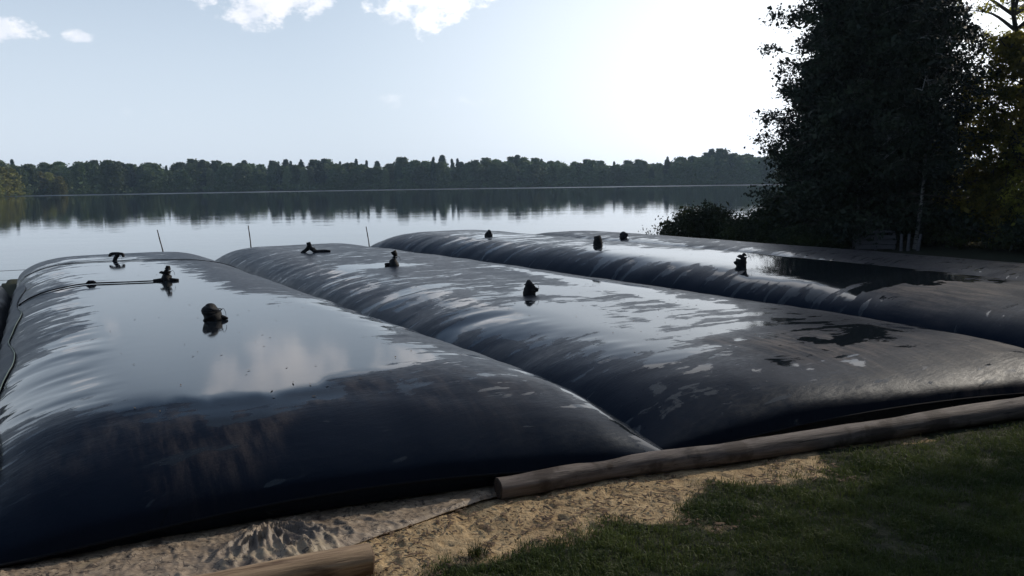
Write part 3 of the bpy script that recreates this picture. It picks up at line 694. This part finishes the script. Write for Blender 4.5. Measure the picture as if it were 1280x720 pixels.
# ------------------------------------------------------------------ trees
def leaf_mesh(C, spread, per, size, seed, flat=0.6, elong=1.7):
    """C (m,3) clump centres; rhombic bent leaves scattered round each"""
    r = np.random.default_rng(seed); m = len(C); N = m*per
    d = r.normal(0, 1, (N, 3)); d[:, 2] *= flat; sp = np.repeat(np.broadcast_to(np.asarray(spread, float), (m,)), per)
    P = np.repeat(C, per, 0)+d*(sp*.5)[:, None]
    s = size*r.uniform(.5, 1.2, N)*(1+.9*(r.uniform(0, 1, N) > .9))
    a = r.normal(0, 1, (N, 3)); a /= np.linalg.norm(a, axis=1)[:, None]; b = r.normal(0, 1, (N, 3)); b -= (a*b).sum(1)[:, None]*a; b /= np.linalg.norm(b, axis=1)[:, None]
    c = np.cross(a, b)
    V = np.stack([P-a*(s*elong*.5)[:, None], P+b*(s*.5)[:, None]+c*(s*.12)[:, None], P+a*(s*elong*.5)[:, None], P-b*(s*.5)[:, None]+c*(s*.12)[:, None]], 1)
    return V.reshape(-1, 3), np.arange(N*4).reshape(-1, 4)
def make_tree(name, h, rad, z0, nl, per, leaf, seed, lm, tm, trunk_r=.22, droop=.0, shape='round', gap=.0, spread=.75, twig=True):
    """returns (trunk mesh, crown mesh) for a tree of height h"""
    r = random.Random(seed); parts = []; C = []; SP = []
    lean = [(0, 0, 0)]+[(r.uniform(-.25, .25)*k, r.uniform(-.25, .25)*k, h*.93*k/4) for k in range(1, 5)]
    tp = catmull(lean, 5); parts.append(tube_geo(tp, [trunk_r*(1-.9*i/(len(tp)-1))*(1.3 if i == 0 else 1) for i in range(len(tp))], 10, .12, seed))
    for k in range(nl):
        f = (k+r.random())/nl; z = z0+(h-z0)*f*.97
        if shape == 'round': rr = rad*(math.sin(math.pi*min(1, (f*.86+.14)))**.55)
        elif shape == 'cone': rr = rad*(1-f)**.8+.15
        else: rr = rad*(1-.45*f)*(1 if f < .93 else .6)
        az = k*2.39996+r.uniform(-.6, .6)
        rr *= r.uniform(.6, 1.08)*(.62+.72*float(fbm(np.array(math.cos(az)*1.3+z*.42+seed), np.array(math.sin(az)*1.3+z*.30), 97, 3)))
        i = min(len(tp)-1, int(max(0, z-rr*.35)/(h*.93)*(len(tp)-1))); b = tp[i]
        e = Vector((math.cos(az)*rr, math.sin(az)*rr, z))
        mid = b.lerp(e, .5)+Vector((0, 0, .12*rr))
        q = catmull([b, mid, e+Vector((0, 0, -droop*rr))], 4); parts.append(tube_geo(q, [max(.012, trunk_r*.32*(1-j/(len(q)))) for j in range(len(q))], 5, 0, 0, cap=False))
        ns = 5 if rr > rad*.5 else 3
        for s_ in range(ns):
            tt = .35+.65*(s_+r.random())/ns; p = q[min(len(q)-1, int(tt*(len(q)-1)+.5))]
            w = Vector((r.uniform(-1, 1), r.uniform(-1, 1), r.uniform(-.5, .5)))*rr*.28
            pp = p+w; C.append(pp+Vector((0, 0, -droop*.4))); SP.append(spread*r.uniform(.7, 1.3)*((1-.75*f) if shape == 'cone' else (1-.3*f)))
            if twig: parts.append(tube_geo([p, p.lerp(pp, .5)+Vector((0, 0, .04)), pp], [.018, .012, .006], 4, 0, 0, cap=False))
    C = np.array([tuple(c) for c in C]); 
    V, F = leaf_mesh(C, np.array(SP)*.9, per, leaf, seed)
    mt = mesh_from(name+'_trunk', parts); mt.materials.append(tm); mc = npmesh(name+'_crown', V, F); mc.materials.append(lm)
    return mt, mc
def place(meshes, x, y, rz, label, group, s=1.0, cat='tree', name='tree', z=0, bare=None):
    o = empty(name, (x, y, z), rz); o.scale = (s, s, s); tag(o, label, cat, group)
    a = link('trunk', meshes[0], None, o); b = link('crown', meshes[1], None, o); return o
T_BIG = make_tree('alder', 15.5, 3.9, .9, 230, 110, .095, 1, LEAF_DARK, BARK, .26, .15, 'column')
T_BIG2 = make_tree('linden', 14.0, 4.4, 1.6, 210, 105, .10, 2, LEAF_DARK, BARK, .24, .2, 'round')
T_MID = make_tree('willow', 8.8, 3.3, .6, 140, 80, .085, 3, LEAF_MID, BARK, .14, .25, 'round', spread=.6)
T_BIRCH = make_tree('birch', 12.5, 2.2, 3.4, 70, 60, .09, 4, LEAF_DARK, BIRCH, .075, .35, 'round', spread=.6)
T_THIN = make_tree('aspen', 13.0, 3.2, 8.0, 22, 26, .09, 6, LEAF_MID, BARK, .26, .0, 'round', spread=.5)
GN = 'trees on the right bank'
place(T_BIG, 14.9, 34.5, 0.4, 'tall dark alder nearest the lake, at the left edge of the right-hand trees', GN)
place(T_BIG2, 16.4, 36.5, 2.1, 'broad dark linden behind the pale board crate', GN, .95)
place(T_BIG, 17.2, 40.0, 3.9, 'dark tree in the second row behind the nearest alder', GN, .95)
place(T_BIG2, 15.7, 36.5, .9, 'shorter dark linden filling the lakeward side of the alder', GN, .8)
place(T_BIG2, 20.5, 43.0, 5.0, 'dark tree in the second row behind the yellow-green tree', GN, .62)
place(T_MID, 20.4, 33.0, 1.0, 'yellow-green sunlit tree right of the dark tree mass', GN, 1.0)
place(T_MID, 21.6, 30.0, 4.0, 'low yellow-green tree at the right edge of the view', GN, .8)
place(T_THIN, 23.3, 37.5, .8, 'thin-crowned tree with bare forked limbs at the top right corner', GN, 1.1)
place(T_BIRCH, 16.2, 32.2, 2.2, 'slender birch with white bark behind the three pale posts', GN, 1.0)
place(T_BIRCH, 14.6, 34.0, .3, 'thin pale birch stem behind the board crate', GN, .72)
# trees beside and behind the viewer: they shade the lawn and mirror in the bags
GS = 'trees standing right of and behind the viewer'
for k, (x, y, s, tt) in enumerate(((26.9, 18.6, 1.05, 0), (24.5, 14.0, .95, 1), (21.0, 10.0, 1.0, 0), (25.5, 6.0, 1.0, 1), (17.5, 4.5, .9, 1), (14.0, -1.5, .95, 0), (22.9, 28.9, 1.1, 0),
                                   (9.0, -8.0, 1.0, 1), (2.0, -10.5, 1.0, 0), (-6.0, -10.0, 1.0, 1), (-14.0, -8.0, 1.0, 0), (-22, -3.0, .95, 1), (33, 15, 1.1, 0), (29, 1, 1.1, 0))):
    place((T_BIG, T_BIG2)[tt], x, y, k*1.3, 'tall dark broadleaf tree outside the view, on the bank to the right or behind', GS, s)

def bush(name, rx, ry, h, n, per, leaf, seed, lm):
    r = random.Random(seed); C = []; parts = []
    for k in range(n):
        a = r.uniform(0, 6.28); q = r.random()**.6; x, y = math.cos(a)*rx*q, math.sin(a)*ry*q
        z = h*(1-.55*q*q)*r.uniform(.25, 1.0); C.append((x, y, z))
        if r.random() < .5: parts.append(tube_geo([(x*.4, y*.4, -.05), (x*.8, y*.8, z*.6), (x, y, z)], [.02, .012, .005], 4, 0, 0, cap=False))
    V, F = leaf_mesh(np.array(C), .42, per, leaf, seed, .9); mc = npmesh(name, V, F); mc.materials.append(lm)
    mt = mesh_from(name+'_stems', parts); mt.materials.append(BARK); return mt, mc
def place_bush(m, x, y, rz, label, s=(1, 1, 1)):
    o = empty('bush', (x, y, -.05), rz); o.scale = s; tag(o, label, 'bush', 'bushes along the right bank')
    link('stems', m[0], None, o); link('foliage', m[1], None, o)
B1 = bush('bush', 1.9, 1.5, 1.65, 230, 46, .085, 5, LEAF_BUSH); B2 = bush('shrub', 1.6, 1.3, 2.3, 200, 44, .085, 8, LEAF_BUSH); B3 = bush('weeds', 1.2, .8, .6, 70, 22, .06, 9, LEAF_BUSH)
place_bush(B1, 9.1, 38.0, 0, 'rounded leafy bush by the water left of the dark trees')
place_bush(B1, 10.6, 36.0, 2, 'low leafy bush right of the rounded waterside bush', (.8, .8, .75))
place_bush(B2, 12.2, 37.0, 1, 'taller open shrub between the waterside bush and the dark trees')
place_bush(B3, 6.9, 36.5, 1, 'low straggly weeds just right of the farthest bag sleeve', (1.2, 1, 1))
place_bush(B2, 14.5, 37.5, 3, 'shrub at the foot of the dark trees behind the pale crate', (1.2, 1, 1))
place_bush(B2, 18.2, 34.0, 5, 'shrub right of the white-barked birch', (1.3, 1, .8))
place_bush(B1, 20.5, 31.5, 4, 'bush below the yellow-green tree', (1.3, 1, 1.1))
place_bush(B1, 22.0, 27.0, .5, 'bush at the right edge of the view beyond the last bag', (1.2, 1, 1.0))
place_bush(B2, 17.4, 40.5, 2, 'shrub in the deep shade behind the birch', (1.8, 1, 1.3))
place_bush(B2, 21.5, 39.5, 2.5, 'shrub in the deep shade behind the yellow-green tree', (1.8, 1, 1.4))
place_bush(B1, 12.4, 33.8, 2.7, 'low bush left of the pale board crate', (.9, .8, .55))

# board crate and posts in front of the trees
def crate():
    o = empty('board_crate', (14.55, 32.0, 0), R(-3)); tag(o, 'low crate of pale weathered boards under the dark trees', 'crate')
    for k in range(3): link('plank', mesh_from('plank', [box_geo((random.uniform(-.02, .02), 0, .13+.19*k), (1.5, .035, .165), 0, .008)]), BOARD, o)
    for x in (-.7, .0, .7): link('batten', mesh_from('batten', [box_geo((x, .05, .34), (.08, .06, .68), 0, .004)]), BOARD, o)
    for k in range(3): link('plank', mesh_from('plank', [box_geo((.12, .12+.2*k, .73+.003*k), (1.2, .18, .05), 0, .006)]), BOARD, o)
    for x in (-.7, .72): link('side_plank', mesh_from('side_plank', [box_geo((x, .35, .34), (.04, .55, .6), 0, .006)]), BOARD, o)
crate()
for k, (x, lean) in enumerate(((15.35, .0), (15.62, .03), (16.0, .10))):
    o = link('post', mesh_from('post', [tube_geo([(0, 0, -.1), (lean*.5, 0, .3), (lean, 0, .66)], [.065, .06, .055], 9, .08)]), BOARD, loc=(x, 31.6, 0), smooth=False)
    tag(o, ['pale short post nearest the board crate, leftmost of three', 'middle of the three pale short posts by the birch', 'leaning pale short post, rightmost of three by the birch'][k], 'post', 'three pale posts beside the board crate')

# ------------------------------------------------------------------ far wood
def far_proto(name, h, rad, z0, nl, per, leaf, seed, lm, shape, spread):
    mt, mc = make_tree(name, h, rad, z0, nl, per, leaf, seed, lm, BARK, .25, .1, shape, spread=spread, twig=False)
    import bmesh; bm = bmesh.new(); bm.from_mesh(mc); nf = len(bm.faces); bm.from_mesh(mt)
    bm.faces.ensure_lookup_table()
    for f in bm.faces[nf:]: f.material_index = 1
    me = bpy.data.meshes.new(name); bm.to_mesh(me); bm.free(); me.materials.append(lm); me.materials.append(BARK); return me
PROTO = {
 'spruce': [far_proto('spruce', 21, 3.0, 1.0, 100, 24, .6, 11, FAR_B, 'cone', 1.6), far_proto('fir', 19.5, 2.6, .8, 95, 24, .6, 21, FAR_B, 'cone', 1.5), far_proto('pine', 20, 3.2, 5.0, 80, 20, .6, 12, FAR_B, 'round', 1.5)],
 'broadleaf': [far_proto('oak', 18, 4.6, .5, 80, 22, .75, 13, FAR_A, 'round', 2.0), far_proto('maple', 19.5, 4.0, .3, 80, 22, .75, 14, FAR_A, 'column', 2.0), far_proto('ash', 16, 4.4, .3, 75, 22, .75, 15, FAR_A, 'round', 1.9)],
 'birch': [far_proto('far_birch', 18, 3.2, .8, 70, 20, .6, 16, FAR_C, 'round', 1.6)],
 'yellow': [far_proto('far_yellow', 17, 4.6, .3, 80, 13, .7, 17, FAR_Y, 'round', 1.9)]}
def forest():
    r = random.Random(5); cnt = 0
    def put(kind, az, dist, s, label, sz=1.0):
        x, y = math.sin(az)*dist, math.cos(az)*dist; me = r.choice(PROTO[kind])
        o = bpy.data.objects.new('far_tree', me); COL.objects.link(o); o.location = (x, y, float(terrain(np.array(x), np.array(y)))-.3)
        o.rotation_euler = (0, 0, r.uniform(0, 6.28)); w_ = {'spruce': .95, 'birch': 1.08}.get(kind, 1.38); o.scale = (s*w_, s*w_, s*sz*.96); tag(o, label, 'tree', 'trees of the wood on the far shore')
    az = -43.0
    while az < 21:
        d = float(far_shore(np.array(R(az))))
        tall = 1.02+.05*math.sin(az*.9+1)+.05*math.sin(az*2.3)+(.06 if -6 < az < 2 else 0)+(.10 if az > 12 else 0)-(.16 if 6 < az < 10 else 0)
        if -36 < az < -29.2 and r.random() < .55:
            put('yellow' if r.random() < .6 else 'birch', R(az), d+2, r.uniform(.72, .85), 'yellowish green tree of the nearer bank at the far left'); az += .5; continue
        if -29.2 < az < -28.9:
            put('yellow', R(az), d-4, .62, 'yellow-green tree on the far shore, near the left edge'); az += .6; continue
        k = r.random(); kind = 'broadleaf' if k < .60 else ('spruce' if k < .72 else 'birch')
        put(kind, R(az), d+2+r.uniform(0, 7), r.uniform(.76, .90)*tall, {'broadleaf': 'dark green broadleaf tree in the front row on the far shore', 'spruce': 'dark narrow conifer in the front row on the far shore', 'birch': 'paler slender birch in the front row on the far shore'}[kind], r.uniform(.9, 1.08))
        az += r.uniform(.42, .60)*(1.35 if az < -35 else 1)
    for row, (off, step) in enumerate(((18, .74), (36, .90))):
        az = -43.5+row*.3
        while az < 21.5:
            d = float(far_shore(np.array(R(az))))
            tall = 1.02+.05*math.sin(az*.9+1)+.05*math.sin(az*2.3)+(.06 if -6 < az < 2 else 0)+(.10 if az > 12 else 0)-(.16 if 6 < az < 10 else 0)
            kind = 'spruce' if r.random() < .22 else 'broadleaf'
            put(kind, R(az), d+off+r.uniform(-5, 5), r.uniform(.86, .95)*tall, 'dark broadleaf tree behind the front row of the far wood' if kind == 'broadleaf' else 'dark conifer top showing above the front row of the far wood')
            az += step*r.uniform(.8, 1.2)
    # undergrowth along the bank
    A = rng.uniform(R(-44), R(22), 1700); d = far_shore(A)+rng.uniform(-1.5, 9, 1700); x, y = np.sin(A)*d, np.cos(A)*d
    C = np.stack([x, y, terrain(x, y)+rng.uniform(.2, 3.2, 1700)], -1); V, F = leaf_mesh(C, 2.4, 14, .8, 77)
    tag(link('far_undergrowth', npmesh('undergrowth', V, F), FAR_A), 'low bushes and reeds along the foot of the far wood', 'undergrowth', kind='stuff')
forest()

# ------------------------------------------------------------------ humid air
def haze():
    me = mesh_from('haze', [box_geo((0, 250, 12.5), (1500, 1500, 32))])
    m = bpy.data.materials.new('humid_air'); m.use_nodes = True; t = NT(m.node_tree); t.n.remove(t.n['Principled BSDF'])
    v = t.node('ShaderNodeVolumePrincipled'); v.inputs['Color'].default_value = (.55, .76, 1, 1); v.inputs['Density'].default_value = 0.00018; v.inputs['Anisotropy'].default_value = .3
    t.l.new(v.outputs[0], t.n['Material Output'].inputs['Volume'])
    tag(link('haze', me, m), 'thin bluish haze over the lake', kind='stuff')
haze()
